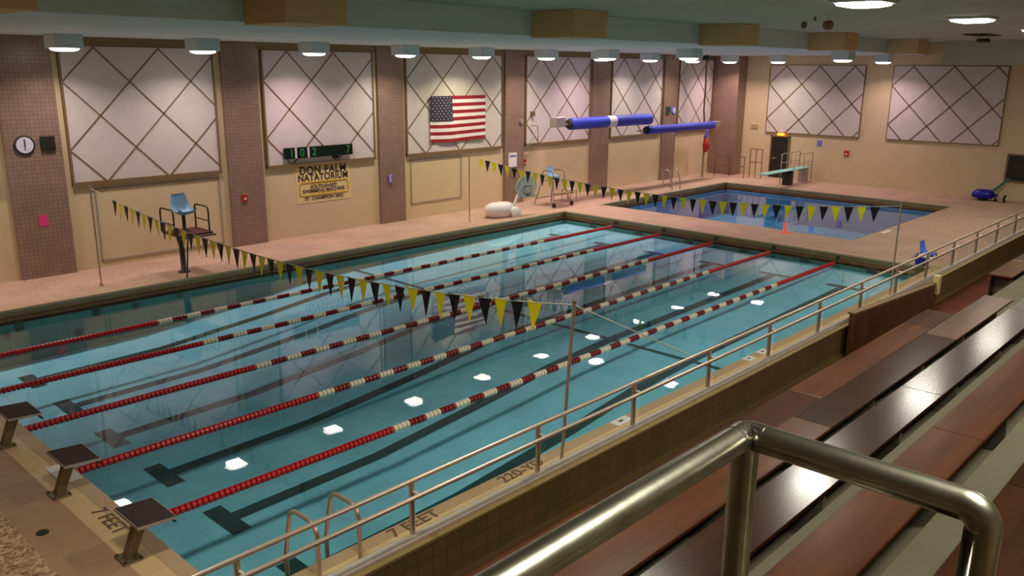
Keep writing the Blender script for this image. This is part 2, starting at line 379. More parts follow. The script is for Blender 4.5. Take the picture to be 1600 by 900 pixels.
def strip(m, x0, x1, y0, y1, dz=.006):
    xs = sorted(set([x0, x1]+[a for a, _ in prof if x0 < a < x1]))
    for a, b in zip(xs, xs[1:]):
        m.add([(a, y0, zb(a)+dz), (b, y0, zb(b)+dz), (b, y1, zb(b)+dz), (a, y1, zb(a)+dz)], [(0, 1, 2, 3)])
for i in range(6):
    yc = Y1+(i-.5)*LW; m = MB()
    strip(m, 2.1, 20.6, yc-.14, yc+.14); strip(m, 1.78, 2.1, yc-.5, yc+.5); strip(m, 20.6, 20.85, yc-.5, yc+.5)
    m.build('lane_marking', M_line, bo)
    m = MB(); m.box(PL-.012, PL+.0, yc-.17, yc+.17, -.3-.22, -.36+.06); m.build('wall_target', M_line, bo)
m = MB(); strip(m, 12.1, 12.24, .1, PW-.1, .009); m.build('depth_break_line', M_line, bo)
for x in (2.25, 4.06): MB().box(x-.09, x+.09, PW-.02, PW, -.56, -.3).build('step_recess', M_line, bo)
for x, z in ((1.95, -.62), (3.57, -.9), (5.05, -.5), (6.3, -.42)):
    m = MB(); m.lathe((x, PW-.015, z), (0, 1, 0), [(0, .1), (.012, .1)], 20); m.build('underwater_inlet', M_inlet, bo)
wm = MB(); wm.add([(0, 0, -H), (PL, 0, -H), (PL, PW, -H), (0, PW, -H)], [(0, 1, 2, 3)]); struct('pool_water', wm, M_water)
# ---- diving pool
struct('diving_pool_basin', basin(DX0, DX1, DY0, DY1, [(DX0, -1.6), (DX1, -1.6)], M_divebasin, M_divebasin))
wm = MB(); wm.add([(DX0, DY0, -H), (DX1, DY0, -H), (DX1, DY1, -H), (DX0, DY1, -H)], [(0, 1, 2, 3)]); struct('diving_pool_water', wm, M_water2)

# ---- coping lettering and marker tiles
FL = (0, 0, 0)
for s, loc, rot, label in (('7 FEET', (2.45, -.14, .006), FL, 'dark 7 FEET lettering on the coping beside the pool ladder'),
                    ('220-YD', (4.5, -.14, .006), FL, 'dark 220-YD lettering on the coping by the near flag post'),
                    ('7 FEET', (-.25, 2.75, .006), (0, 0, -PI/2), 'dark depth lettering on coping between the two nearest starting blocks')):
    o = text_obj('coping_lettering', s, .27, M_coptext, None, loc, rot, .002, xs=1.05, bold=.004); tag(o, label, 'lettering')
for x, y, sx, sy, label in ((7.0, -.11, .42, .2, 'white marker tile with faint print on coping near the glass railing'), (11.4, -.1, .3, .2, 'smaller white marker tile on the coping, just before the last one along the railing'),
                     (12.0, -.1, .34, .2, 'white marker tile on the near coping closest to the far end of the pool'), (-.16, 4.55, .28, .7, 'white marker tile on the coping behind the middle starting block')):
    t = thing('marker_tile', label, 'marker tile', (x, y, .0045))
    MB().box(x-sx/2, x+sx/2, y-sy/2, y+sy/2, .0045, .010).build('tile', M_whitep, t)
    MB().box(x-sx*.18, x+sx*.1, y-sy*.1, y+sy*.12, .010, .012).build('print', M_ink2, t)
tag(MB().lathe((-.95, 3.05, .0), (0, 0, 1), [(0, .075), (.012, .075)], 16).build('floor_drain', M_dark), 'small round dark drain in the brown band by the starting blocks', 'drain')

# ================================================================== ACOUSTIC PANELS
def panel_left(x0, x1, label, z0=2.52, z1=6.2):
    xc = (x0+x1)/2; t = thing('acoustic_panel', label, 'wall panel', (xc, WALL, z0), 'diamond-patterned acoustic panels on the long wall')
    y = WALL-.07
    MB().box(x0, x1, y, WALL-.002, z0, z1).build('panel_face', M_panel, t)
    m = MB()
    m.box(x0-.06, x0, y-.03, WALL-.002, z0-.08, z1+.02); m.box(x1, x1+.06, y-.03, WALL-.002, z0-.08, z1+.02); m.box(x0-.06, x1+.06, y-.04, WALL-.002, z0-.1, z0); m.box(x0-.06, x1+.06, y-.03, WALL-.002, z1, z1+.03)
    m.build('frame', M_batten, t)
    lat = MB()
    lattice(lat, x0, x1, z0, z1, lambda u, z, d: (u, y-d, z))
    lat.build('lattice', M_batten, t)
    return t
def lattice(mb, x0, x1, z0, z1, f, wd=.035):
    P, Q = 1.83, 1.85; zt = z1-.02
    def clip(a, b):
        (xa, za), (xb, zb_) = a, b; t0, t1 = 0, 1
        for p, q, lo, hi in ((xa, xb, x0, x1), (za, zb_, z0, z1)):
            d = q-p
            ta, tb = (lo-p)/d, (hi-p)/d
            if ta > tb: ta, tb = tb, ta
            t0, t1 = max(t0, ta), min(t1, tb)
        if t1-t0 < .02: return None
        return (xa+(xb-xa)*t0, za+(zb_-za)*t0), (xa+(xb-xa)*t1, za+(zb_-za)*t1)
    for k in range(-6, 10):
        for sgn in (1, -1):
            xs = x0+.9+P*k
            a = (xs, zt); b = (xs+sgn*P*4, zt-Q*4)
            c = clip(a, b)
            if not c: continue
            (xa, za), (xb, zb_) = c; L = math.hypot(xb-xa, zb_-za); nx, nz = -(zb_-za)/L*wd/2, (xb-xa)/L*wd/2
            d0, d1 = 0, .018
            vs = [f(xa+nx, za+nz, d0), f(xb+nx, zb_+nz, d0), f(xb-nx, zb_-nz, d0), f(xa-nx, za-nz, d0), f(xa+nx, za+nz, d1), f(xb+nx, zb_+nz, d1), f(xb-nx, zb_-nz, d1), f(xa-nx, za-nz, d1)]
            mb.add(vs, [(4, 5, 6, 7), (0, 1, 5, 4), (2, 3, 7, 6), (1, 2, 6, 5), (3, 0, 4, 7)])
panel_left(-1.1, 3.0, 'diamond-patterned pale acoustic panel cut off at the picture edge beside the clock column')
panel_left(4.95, 9.3, 'large diamond-patterned pale panel above the nearer lifeguard chair')
panel_left(11.05, 15.4, 'pinkish diamond-patterned panel behind the scoreboard')
panel_left(17.0, 22.1, 'diamond-patterned panel with the striped flag hung on it')
panel_left(23.65, 28.0, 'diamond-patterned panel behind the drum end of the longer blue roll')
panel_left(29.75, 34.0, 'diamond-patterned panel between the two columns behind the blue rolls')
panel_left(35.65, 39.0, 'last diamond-patterned panel of the long wall, behind the hanging rope')
def panel_far(y0, y1, label):
    z0, z1 = 2.45, 5.95
    t = thing('acoustic_panel', label, 'wall panel', (FAR, (y0+y1)/2, z0), 'diamond-patterned acoustic panels on the end wall')
    x = FAR-.07
    MB().box(x, FAR-.002, y0, y1, z0, z1).build('panel_face', M_panel, t)
    m = MB(); m.box(x-.01, FAR-.002, y0-.04, y0, z0-.04, z1+.03); m.box(x-.01, FAR-.002, y1, y1+.04, z0-.04, z1+.03); m.box(x-.01, FAR-.002, y0, y1, z0-.04, z0); m.box(x-.01, FAR-.002, y0, y1, z1, z1+.03)
    m.build('frame', M_batten, t)
    lat = MB(); lattice(lat, -y1, -y0, z0, z1, lambda u, z, d: (x-d, -u, z), .05); lat.build('lattice', M_batten, t)
panel_far(9.27, 14.33, 'diamond-patterned grey panel on the end wall above the dark doorway')
panel_far(2.87, 7.86, 'diamond-patterned grey panel on the end wall further from the corner column')

# ================================================================== CEILING LIGHTS
def make_light(drop, s, lens, z, power, col, spread, name='ceiling_light'):
    t = thing(name, 'x', 'light', (0, 0, z))
    MB().box(-s/2-.03, s/2+.03, -s/2-.03, s/2+.03, z-drop, z, .008).build('housing', M_ceil, t)
    q = s/2-.02; c = .12
    poly = [(-q+c, -q), (q-c, -q), (q, -q+c), (q, q-c), (q-c, q), (-q+c, q), (-q, q-c), (-q, -q+c)]
    m = MB(); n = 8; vs = [(x, y, z-drop) for x, y in poly]+[(x*.93, y*.93, z-drop-.045) for x, y in poly]+[(x*.6, y*.6, z-drop-.075) for x, y in poly]
    m.add(vs, [(i*n+k, (i+1)*n+k, (i+1)*n+(k+1) % n, i*n+(k+1) % n) for i in range(2) for k in range(n)]+[tuple(range(2*n, 3*n))[::-1]]); m.build('lens', lens, t)
    ld = bpy.data.lights.new('lamp', 'AREA'); ld.shape = 'SQUARE'; ld.size = s*.8; ld.energy = power; ld.color = col; ld.spread = math.radians(spread)
    lo = bpy.data.objects.new('lamp', ld); COL.objects.link(lo); lo.parent = t; lo.location = (0, 0, -drop-.085)
    return t
GL = 'square lights in the row along the long wall'
protos = {k: make_light(.34, .64, l, CEIL, ROW_W*f, c, 138) for k, l, f, c in (('p', L_pink, 1, (1, .72, .76)), ('w', L_warm, 1.25, (1, .9, .62)), ('n', L_neutral, 1, (1, .86, .76)), ('d', L_neutral, .8, (1, .84, .80)))}
used = set()
def put(k, x, y, label, group, protos=protos, z=CEIL):
    p = protos[k]
    if k in used: return copy_tree(p, (x, y, z), label, group)
    used.add(k); p.location = (x, y, z); p['label'] = label; p['group'] = group; return p
desc = ['left of the nearest panel, by the clock column', 'at the right top corner of the nearest wall panel', 'above the scoreboard panel', 'beside the column left of the flag', 'above the right of the flag',
        'above the panel behind the blue roll drum', 'in front of the column behind the longer blue roll', 'above the panel between the far columns', 'above the column with the small clock', 'last of the row, by the corner column']
seq = 'ddpnwnpnnp'
put('n', .82, 15.65, 'square ceiling light beyond the picture edge along the long wall', GL)
put('p', -2.9, 15.65, 'square ceiling light behind the starting end of the pool', GL)
for i in range(10):
    put(seq[i], 4.52+3.7*i, 15.65, 'glowing square ceiling light '+desc[i], GL)
put('p', 24.2, 13.46, 'glowing square ceiling light set further out, over the lane nearest the long wall', GL)
put('p', 24.2, 9.69, 'pinkish square ceiling light set out over the far middle of the pool', GL)
put('n', 38.2, 13.1, 'square ceiling light over the diving board end near the doorway', 'lights along the end wall')
put('p', 38.2, 7.8, 'square ceiling light between the two end wall panels', 'lights along the end wall')
put('p', 38.2, 2.4, 'square ceiling light at the far right end of the end wall', 'lights along the end wall')
put('n', 30.4, 6.5, 'bright rounded light hanging under the ceiling step in the middle of the hall', 'lights along the ceiling step')
up = {'u': make_light(.06, .9, L_up, CEIL2, UP_W, (1, .94, .80), 160)}
for x, y, lb in ((12.83, -1.1, 'large light on the upper ceiling cut off by the top picture edge'), (19.6, -1.1, 'large bright light on the upper ceiling over the stand'), (26.4, -1.1, 'upper ceiling light at the picture edge beside the dark vent'),
              (33.0, -1.1, 'upper ceiling light past the dark vent at the far end'), (6.1, -1.1, 'upper ceiling light over the near railing'), (-.6, -1.1, 'upper ceiling light over the starting end of the stand'),
              (-1.6, -8.0, 'added upper ceiling fill light above the benches behind the pipe rail'), (5.8, -8.0, 'added upper ceiling fill light over the back rows'), (13.2, -8.0, 'added upper ceiling fill light over the far back rows'), (20.6, -8.0, 'added upper ceiling fill light over the last section of benches')):  # back row of lamps is added, unseen fill and pipe highlight
    put('u', x, y, lb, 'large lights on the upper ceiling', up, CEIL2)
t = thing('ceiling_vent', 'long dark slot vent on the upper ceiling near the end', 'vent', (30.5, 1.6, CEIL2))
MB().box(29.6, 31.4, 1.2, 2.0, CEIL2-.03, CEIL2).build('vent_frame', M_dark, t)
m = MB(); [m.box(29.7, 31.3, 1.28+.12*k, 1.33+.12*k, CEIL2-.05, CEIL2-.03) for k in range(6)]; m.build('louvre', M_glassgreen, t)
t = thing('ceiling_speaker', 'small brown speaker bracket hanging from the upper ceiling', 'speaker', (17.3, 1.85, CEIL2))
MB().lathe((17.3, 1.85, CEIL2-.1), (0, 0, 1), [(0, .03), (.1, .03)], 8).build('stem', M_batten, t)
MB().lathe((17.35, 1.6, CEIL2-.2), (1, -.4, 0), [(0, .03), (.02, .11), (.16, .12), (.18, .05)], 14).build('horn', M_batten, t)
MB().lathe((17.1, 1.95, CEIL2-.2), (-.3, .8, 0), [(0, .03), (.02, .08), (.12, .09), (.14, .04)], 14).build('horn', M_batten, t)
tag(MB().box(34.6, 35.0, 2.5, 2.9, CEIL2-.14, CEIL2, .02).build('smoke_detector', M_dark, origin=(34.8, 2.7, CEIL2-.07)), 'small dark box on the upper ceiling near the last tan box', 'detector')

# ================================================================== THINGS ON THE LONG WALL
yc = WALL-.12
t = thing('wall_clock', 'round white wall clock with black rim on the nearest tiled column', 'clock', (3.78, yc, 3.63))
MB().lathe((3.78, yc, 3.63), (0, -1, 0), [(0, .25), (.05, .26), (.06, .24)], 28).build('rim', M_dark, t)
MB().lathe((3.78, yc-.055, 3.63), (0, -1, 0), [(0, .215), (.012, .21)], 28).build('clock_face', M_clockf, t)
m = MB(); m.box(3.765, 3.795, yc-.078, yc-.07, 3.6, 3.79); m.box(3.765, 3.785, yc-.078, yc-.07, 3.5, 3.63); m.build('hands', M_dark, t)
t = thing('wall_speaker', 'square dark speaker grille beside the clock on the nearest column', 'speaker', (4.36, yc, 3.65))
MB().box(4.18, 4.54, yc-.08, yc, 3.46, 3.84, .01).build('cabinet', M_dark, t)
m = MB(); [m.box(4.2, 4.52, yc-.09, yc-.08, 3.49+.05*k, 3.51+.05*k) for k in range(7)]; m.build('grille', M_glassgreen, t)
tag(MB().box(3.9, 4.13, yc-.012, yc, 1.42, 1.72).build('paper_notice', M_pink, origin=(4.0, yc, 1.5)), 'bright pink paper notice on the nearest tiled column', 'notice')
t = thing('fire_alarm', 'red fire alarm box low on the second tiled column', 'fire alarm', (10.05, yc, 1.57))
MB().box(9.96, 10.15, yc-.06, yc, 1.45, 1.7, .015).build('case', M_redp, t); MB().box(10.02, 10.09, yc-.08, yc-.06, 1.52, 1.58).build('pull_lever', M_whitep, t)
t = thing('wall_phone', 'small blue telephone box on the column left of the flag', 'telephone', (16.05, yc, 1.66))
MB().box(15.97, 16.13, yc-.08, yc, 1.5, 1.82, .02).build('case', M_lilac, t); MB().tube([(16.0, yc-.1, 1.55), (16.0, yc-.1, 1.78)], .025, 8).build('handset', M_clockf, t)
t = thing('notice_board', 'white notice sheet on the column behind the basketball backboard', 'notice', (22.75, yc, 1.9))
MB().box(22.5, 23.0, yc-.02, yc, 1.6, 2.2).build('sheet', M_whitep, t); MB().box(22.55, 22.95, yc-.025, yc-.02, 2.02, 2.1).build('heading', M_lilac, t)
t = thing('fire_alarm', 'red fire alarm box on the tan wall right of the white notice', 'fire alarm', (23.62, WALL, 1.72))
MB().box(23.52, 23.72, WALL-.06, WALL, 1.6, 1.86, .015).build('case', M_redp, t); MB().box(23.59, 23.65, WALL-.08, WALL-.06, 1.66, 1.72).build('pull_lever', M_whitep, t)
t = thing('wall_clock', 'small round blue-rimmed clock on the far column behind the shorter blue roll', 'clock', (35.12, yc, 3.62))
MB().lathe((35.12, yc, 3.62), (0, -1, 0), [(0, .2), (.05, .2)], 20).build('rim', M_lilac, t); MB().lathe((35.12, yc-.05, 3.62), (0, -1, 0), [(0, .14), (.012, .14)], 20).build('clock_face', M_clockf, t)
t = thing('wall_speaker', 'small dark green speaker beside the blue-rimmed clock', 'speaker', (34.55, yc, 3.66))
MB().box(34.38, 34.72, yc-.08, yc, 3.48, 3.84, .01).build('cabinet', M_green, t); MB().box(34.43, 34.67, yc-.09, yc-.08, 3.53, 3.79).build('grille', M_dark, t)
# raceway outlines on the wall
M_race = mat('metal_raceway', rgb(170, 158, 150), .4, .3)
for (x0, x1, z0, z1, lb) in ((5.48, 9.28, .2, 2.27, 'thin grey conduit outline on the wall behind the nearer lifeguard chair'), (17.18, 19.82, .6, 2.25, 'thin grey conduit outline on the wall under the flag panel')):
    t = thing('wall_conduit', lb, 'conduit', (x0, WALL, z0)); y = WALL-.03
    for seg in (((x0, z0), (x0, z1)), ((x1, z0), (x1, z1)), ((x0, z1), (x1, z1)), ((x0, z0), (x1, z0))):
        (a, b), (c, d) = seg; MB().box(a-.02, c+.02, y, WALL, b-.02, d+.02).build('conduit_run', M_race, t)
# sign
t = thing('natatorium_sign', 'tan painted sign reading DON PALM NATATORIUM under the scoreboard', 'sign', (13.2, WALL, 1.15)); ys = WALL-.012
MB().box(12.08, 14.34, ys, WALL, 1.12, 2.385).build('board', M_signbg, t)
R = (PI/2, 0, 0)
text_obj('lettering', 'DON PALM', .37, M_ink, t, (13.2, ys-.004, 2.23), R, .003, xs=.98, bold=.007)
text_obj('lettering', 'NATATORIUM', .33, M_ink, t, (13.2, ys-.004, 1.98), R, .003, xs=.92, bold=.007)
m = MB(); pts = []
for cx_, cz_, a in ((14.12, 1.74, 0), (12.3, 1.74, PI/2), (12.3, 1.48, PI), (14.12, 1.48, 1.5*PI)):
    pts += arc((cx_, ys-.006, cz_), .09, a, a+PI/2, (1, 0, 0), (0, 0, 1), 4)
m.tube(pts, .022, 6, close=True); m.build('border', M_signyel, t)
text_obj('lettering', 'HOME OF THE', .12, M_signyel, t, (13.2, ys-.004, 1.76), R, .003, xs=1.3, bold=.003)
text_obj('lettering', 'SOUTHWEST', .17, M_ink2, t, (13.2, ys-.004, 1.645), R, .003, xs=1.1, bold=.004)
text_obj('lettering', 'SWIMMING MACHINE', .17, M_ink2, t, (13.2, ys-.004, 1.515), R, .003, xs=1.05, bold=.004)
text_obj('lettering', 'ALL AMERICANS', .10, M_signyel, t, (13.2, ys-.004, 1.42), R, .003, xs=1.4, bold=.002)
text_obj('lettering', 'ST. CHAMPION 2002', .16, M_ink2, t, (13.2, ys-.004, 1.26), R, .003, xs=1.1, bold=.004)
# scoreboard
t = thing('scoreboard', 'long dark green digital scoreboard under the pinkish wall panel', 'scoreboard', (13.0, WALL-.1, 2.7)); y = WALL-.2
MB().box(11.6, 14.36, y, WALL-.11, 2.7, 3.07, .01).build('case', M_scorebg, t)
for x in (11.99, 12.48): MB().box(x, x+.07, y-.012, y, 2.71, 3.06).build('divider', M_clockf, t)
for x, s in ((11.86, '1'), (12.27, '0'), (12.75, '2'), (14.15, '7')): text_obj('digit', s, .36, M_led, t, (x, y-.008, 2.88), R, .004, bold=.004)
for x in (11.9, 14.1): MB().box(x-.05, x+.05, WALL-.11, WALL-.09, 2.72, 3.05).build('wall_bracket', M_dark, t)
MB().box(13.55, 13.8, WALL-.15, WALL-.09, 2.6, 2.7).build('junction_box', M_scorebg, t)
# flag
t = thing('american_flag', 'large stars and stripes flag hung flat on a wall panel', 'flag', (19.6, WALL-.12, 2.88))
fx0, fx1, fz0, fz1 = 18.1, 21.1, 2.88, 4.64; NX = 30
def fy(x, z): return WALL-.15-.025*math.sin((x-fx0)*4.1+z*1.3)-.012*math.sin((x-fx0)*9+z*3)
def fpatch(x0, x1, z0, z1, m, mb, off=0, nx=NX):
    mb.use(m); vs = []
    for i in range(nx+1):
        x = x0+(x1-x0)*i/nx
        for z in (z0, z1):
            zz = z-.03*math.sin((x-fx0)*1.6)*(1-(z-fz0)/(fz1-fz0))
            vs.append((x, fy(x, z)-off, zz))
    vs2 = [(a, b+.006, c) for a, b, c in vs]; n = len(vs)
    mb.add(vs+vs2, [(2*i, 2*i+2, 2*i+3, 2*i+1) for i in range(nx)] + [(n+2*i, n+2*i+1, n+2*i+3, n+2*i+2) for i in range(nx)], True)
fb = MB(); sh = (fz1-fz0)/13
for k in range(13): fpatch(fx0, fx1, fz1-(k+1)*sh, fz1-k*sh, M_flagr if k % 2 == 0 else M_flagw, fb)
fb.build('stripes', None, t)
fb = MB(); fpatch(fx0, fx0+1.15, fz1-7*sh, fz1+.002, M_flagb, fb, .02, 30); fb.build('canton', None, t)
fb = MB()
for r in range(9):
    for c in range(6 if r % 2 == 0 else 5):
        cx_ = fx0+.1+(.19*c)+(0 if r % 2 == 0 else .095); cz_ = fz1-.06-r*.102
        pts = []
        for k in range(10):
            rr = .03 if k % 2 == 0 else .012; a = PI/2+k*PI/5; x = cx_+rr*math.cos(a); z = cz_+rr*math.sin(a); pts.append((x, fy(x, z)-.030, z))
        fb.add(pts, [tuple(range(10))])
fb.build('stars', M_flagw, t)
# blue rolls hung in front of the wall
def roll(x0, x1, z, r, label, arms):
    y = 15.8; t = thing('blue_roll', label, 'cover roll', ((x0+x1)/2, y, z), 'long blue rolls hung before the long wall')
    prof_ = [(0, r*.9), (.04, r)] + [(.04+(x1-x0-.08)*k/24, r*(1+.03*(k % 2))) for k in range(1, 24)] + [(x1-x0-.04, r), (x1-x0, r*.9)]
    MB().lathe((x0, y, z), (1, 0, 0), prof_, 20).build('rolled_cover', M_blue, t)
    MB().lathe((x0-.1, y, z), (1, 0, 0), [(0, r*.5), (.02, r*.82), (.12, r*.82)], 18).build('end_disc', M_dark, t)
    MB().lathe((x0-.75, y, z), (1, 0, 0), [(0, .03), (.66, .03)], 8).build('axle', M_race, t)
    for xx in arms:
        MB().tube([(xx, y+r*.8, z-.02), (xx, y+r+.5, z-.02), (xx, WALL-.121, z-.02)], .03, 8).build('wall_arm', M_batten, t)
    return t
t1_ = roll(24.8, 30.85, 3.39, .25, 'longer and nearer of the two blue rolls, with a white label', (28.45, 29.3))
MB().lathe((27.4, 15.8, 3.39), (1, 0, 0), [(0, .262), (.55, .262)], 20).build('paper_label', M_whitep, t1_)
MB().box(23.7, 24.3, 15.6, 16.0, 3.3, 3.72, .02).build('gearbox', M_race, t1_)
t2_ = roll(30.6, 36.8, 2.86, .2, 'shorter and lower blue roll with dark underside, nearer the corner', (34.4, 35.25))
MB().box(36.8, 37.3, 15.65, 15.95, 2.75, 3.05, .02).build('gearbox', M_race, t2_)
t = thing('wall_bracket_frame', 'thin metal bracket frame below the drum of the longer blue roll', 'bracket', (23.9, WALL-.1, 2.3))
m = MB(); m.tube([(23.6, WALL-.2, 2.4), (23.95, WALL-.5, 3.3), (24.3, WALL-.2, 2.4)], .02, 6); m.tube([(23.95, WALL-.5, 3.3), (23.95, WALL-.05, 3.3)], .02, 6); m.build('strut', M_race, t)
MB().lathe((23.25, WALL-.2, 3.5), (0, 1, 0), [(0, .1), (.1, .1)], 12).build('pulley', M_race, t); MB().box(23.9, 24.05, WALL-.25, WALL-.05, 3.7, 3.9, .02).build('pulley_block', M_batten, t)
# hanging rope with red tube and pole
t = thing('hanging_rope', 'brown rope hanging from the ceiling before the last wall panel', 'rope', (37.0, 16.5, CEIL))
MB().tube([(36.9, 16.5, CEIL), (36.98, 16.5, 5.0), (36.95, 16.5, 3.6), (37.1, 16.5, 2.85)], .05, 8).build('rope', M_batten, t)
MB().lathe((36.9, 16.5, CEIL-.25), (0, 0, 1), [(0, .06), (.05, .16), (.2, .16), (.25, .06)], 12).build('ceiling_mount', M_dark, t)
t = thing('rescue_pole', 'dark floor pole with a red rescue tube and blue cap near the corner column', 'rescue pole', (37.2, 16.5, 0))
MB().lathe((37.2, 16.5, 0), (0, 0, 1), [(0, .12), (.02, .12), (.03, .055), (2.25, .05)], 10).build('pole', M_batten, t)
MB().lathe((37.2, 16.38, 1.35), (0, 0, 1), [(0, .04), (.12, .16), (.38, .2), (.62, .13), (.78, .04)], 14).build('rescue_tube', M_redp, t)
MB().lathe((37.2, 16.38, 2.12), (0, 0, 1), [(0, .06), (.1, .11), (.45, .08), (.6, .03)], 12).build('blue_cap', M_lilac, t)

# ================================================================== LIFEGUARD CHAIRS, BACKBOARD
def bucket(mb, x, y, z, s=1.0, face=-1):
    # moulded bucket seat facing -y (face=-1)
    n = 10; vs = []
    prof_ = [(-.24, .06), (-.22, .0), (-.08, -.03), (.08, -.02), (.17, .06), (.2, .2), (.23, .38), (.25, .47)]
    for (d, h) in prof_:
        for k in range(n+1):
            u = -1+2*k/n; wd = .24*(1 - .35*max(0, (h-.3))/.2)
            e = abs(u)**3
            vs.append((x+u*wd*s, y-face*(d-.05*e)*s, z+(h+.10*e*(1 if h < .1 else .2))*s))
    N = len(prof_); f = [(i*(n+1)+k, i*(n+1)+k+1, (i+1)*(n+1)+k+1, (i+1)*(n+1)+k) for i in range(N-1) for k in range(n)]
    o = len(vs); vs2 = [(a, b-face*.015, c-.02) for a, b, c in vs]
    rim = [k for k in range(n+1)] + [i*(n+1)+n for i in range(1, N)] + [(N-1)*(n+1)+k for k in range(n-1, -1, -1)] + [i*(n+1) for i in range(N-2, 0, -1)]
    f += [tuple(o+i for i in q[::-1]) for q in f] + [(a, b, o+b, o+a) for a, b in zip(rim, rim[1:]+rim[:1])]
    mb.add(vs+vs2, f, True)
gx, gy = 6.85, 15.15
t = thing('lifeguard_chair', 'nearer lifeguard chair, light blue bucket seat on a dark pedestal and board', 'lifeguard chair', (gx, gy, 0))
MB().lathe((gx, gy, 0), (0, 0, 1), [(0, .17), (.02, .17), (.03, .075), (.9, .075), (1.1, .14)], 14).build('pedestal', M_dark, t)
MB().box(gx-.32, gx+.7, gy-.55, gy+.45, 1.1, 1.17, .012).build('platform', M_redwood, t)
MB().tube([(gx-.3, gy-.6, 1.08), (gx+.75, gy-.6, 1.08)], .025, 8).build('platform_edge', M_dark, t)
for sx in (-.36, .66):
    cx_ = gx+sx; c = .12
    pts = [(cx_, gy-.42, 1.17), (cx_, gy-.42, 1.85-c)] + arc((cx_, gy-.42+c, 1.85-c), c, PI, PI/2, (0, 1, 0), (0, 0, 1), 4) + arc((cx_, gy+.38-c, 1.85-c), c, PI/2, 0, (0, 1, 0), (0, 0, 1), 4) + [(cx_, gy+.38, 1.17)]
    MB().tube(pts, .025, 8).build('arm_rail', M_glassgreen, t)
    MB().tube([(cx_, gy-.42, 1.45), (cx_, gy+.38, 1.45)], .018, 8).build('side_bar', M_glassgreen, t)
MB().lathe((gx+.15, gy+.05, 1.17), (0, 0, 1), [(0, .12), (.02, .12), (.04, .05), (.44, .05), (.48, .12)], 12).build('seat_post', M_dark, t)
m = MB(); bucket(m, gx+.15, gy+.05, 1.68, 1.1); m.build('seat', M_seatblue, t)
MB().tube([(gx-.1, gy-.62, 1.08), (gx-.28, gy-.75, .0)], .022, 8).build('ladder_rail', M_dark, t)
gx, gy = 23.7, 15.75
t = thing('lifeguard_chair', 'farther lifeguard chair, pale blue seat on a grey wheeled frame by the pool corner', 'lifeguard chair', (gx, gy, 0))
for sx in (-.45, .45):
    for sy in (-.5, .5): MB().tube([(gx+sx*1.25, gy+sy*1.1, 0.05), (gx+sx*.75, gy+sy*.6, 1.1)], .028, 8).build('leg', M_race, t)
    c = .1; cx_ = gx+sx*.8
    MB().tube([(cx_, gy-.32, 1.1), (cx_, gy-.32, 1.4), (cx_, gy-.22, 1.5), (cx_, gy+.2, 1.5), (cx_, gy+.3, 1.4), (cx_, gy+.3, 1.1)], .022, 8).build('arm_rail', M_batten, t)
MB().box(gx-.45, gx+.45, gy-.4, gy+.35, 1.06, 1.12, .01).build('platform', M_race, t)
MB().box(gx-.5, gx+.5, gy-.75, gy-.45, .55, .6, .01).build('footrest', M_batten, t)
m = MB(); m.tube([(gx-.5, gy-.52, .3), (gx+.5, gy-.52, .3)], .02, 8); m.tube([(gx-.5, gy+.5, .3), (gx+.5, gy+.5, .3)], .02, 8); m.build('cross_bar', M_race, t)
MB().lathe((gx-.6, gy-.58, .1), (1, 0, 0), [(0, .1), (.05, .1)], 14).build('wheel', M_dark, t); MB().lathe((gx+.55, gy-.58, .1), (1, 0, 0), [(0, .1), (.05, .1)], 14).build('wheel', M_dark, t)
m = MB(); bucket(m, gx, gy, 1.2, .95); m.build('seat', M_seatblue, t)
t = thing('deck_table', 'small white-topped side table beside the farther lifeguard chair', 'table', (25.0, 15.9, 0))
MB().box(24.65, 25.35, 15.7, 16.1, .55, .59, .01).build('table_top', M_whitep, t)
for a in (24.7, 25.3):
    for b in (15.74, 16.06): MB().tube([(a, b, 0), (a, b, .55)], .018, 6).build('leg', M_race, t)
# water basketball goal
t = thing('basketball_goal', 'poolside basketball goal with fan-shaped clear backboard and white base', 'basketball goal', (20.1, 15.35, 0))
n = 22; m = MB(); rings = []
for (h, a, b) in [(0, .42, .28), (.05, .5, .33), (.2, .62, .38), (.36, .6, .34), (.45, .42, .22), (.48, .1, .06)]:
    rings.append([(20.0+1.2*a*math.cos(2*PI*k/n), 15.35+1.2*b*math.sin(2*PI*k/n), h*1.2) for k in range(n)])
vs = [v for r in rings for v in r]; m.add(vs, [(i*n+k, i*n+(k+1) % n, (i+1)*n+(k+1) % n, (i+1)*n+k) for i in range(5) for k in range(n)], True); m.add(rings[-1], [tuple(range(n))]); m.build('base', M_whitep, t)
MB().tube([(20.4, 15.3, .2), (20.62, 15.12, .45), (20.75, 15.0, .9), (20.95, 14.95, 1.25)], .06, 10).build('arm', M_whitep, t)
MB().lathe((20.5, 15.0, .0), (0, 0, 1), [(0, .26), (.3, .28), (.38, .12)], 14).build('weight_drum', M_whitep, t)
bp_ = []
for k in range(15): a = PI*k/14; bp_.append((21.1+.62*math.cos(a), 14.9, 1.12+.45*math.sin(a)))
bp_ += [(20.62, 14.9, .8), (21.0, 14.9, .66), (21.55, 14.9, .74)]
MB().prism(bp_, (0, .04, 0)).build('backboard', M_backboard, t)
m = MB(); q = [(20.95, 14.88, .85), (21.35, 14.88, .85), (21.35, 14.88, 1.15), (20.95, 14.88, 1.15)]; m.tube(q, .015, 6, close=True); m.build('target_square', M_dark, t)
MB().tube(arc((21.15, 14.62, .8), .22, 0, 2*PI*.97, (1, 0, 0), (0, 1, 0), 18), .014, 6).build('hoop', M_green, t)
MB().box(21.08, 21.22, 14.84, 14.9, .74, .84, .01).build('hoop_bracket', M_green, t)

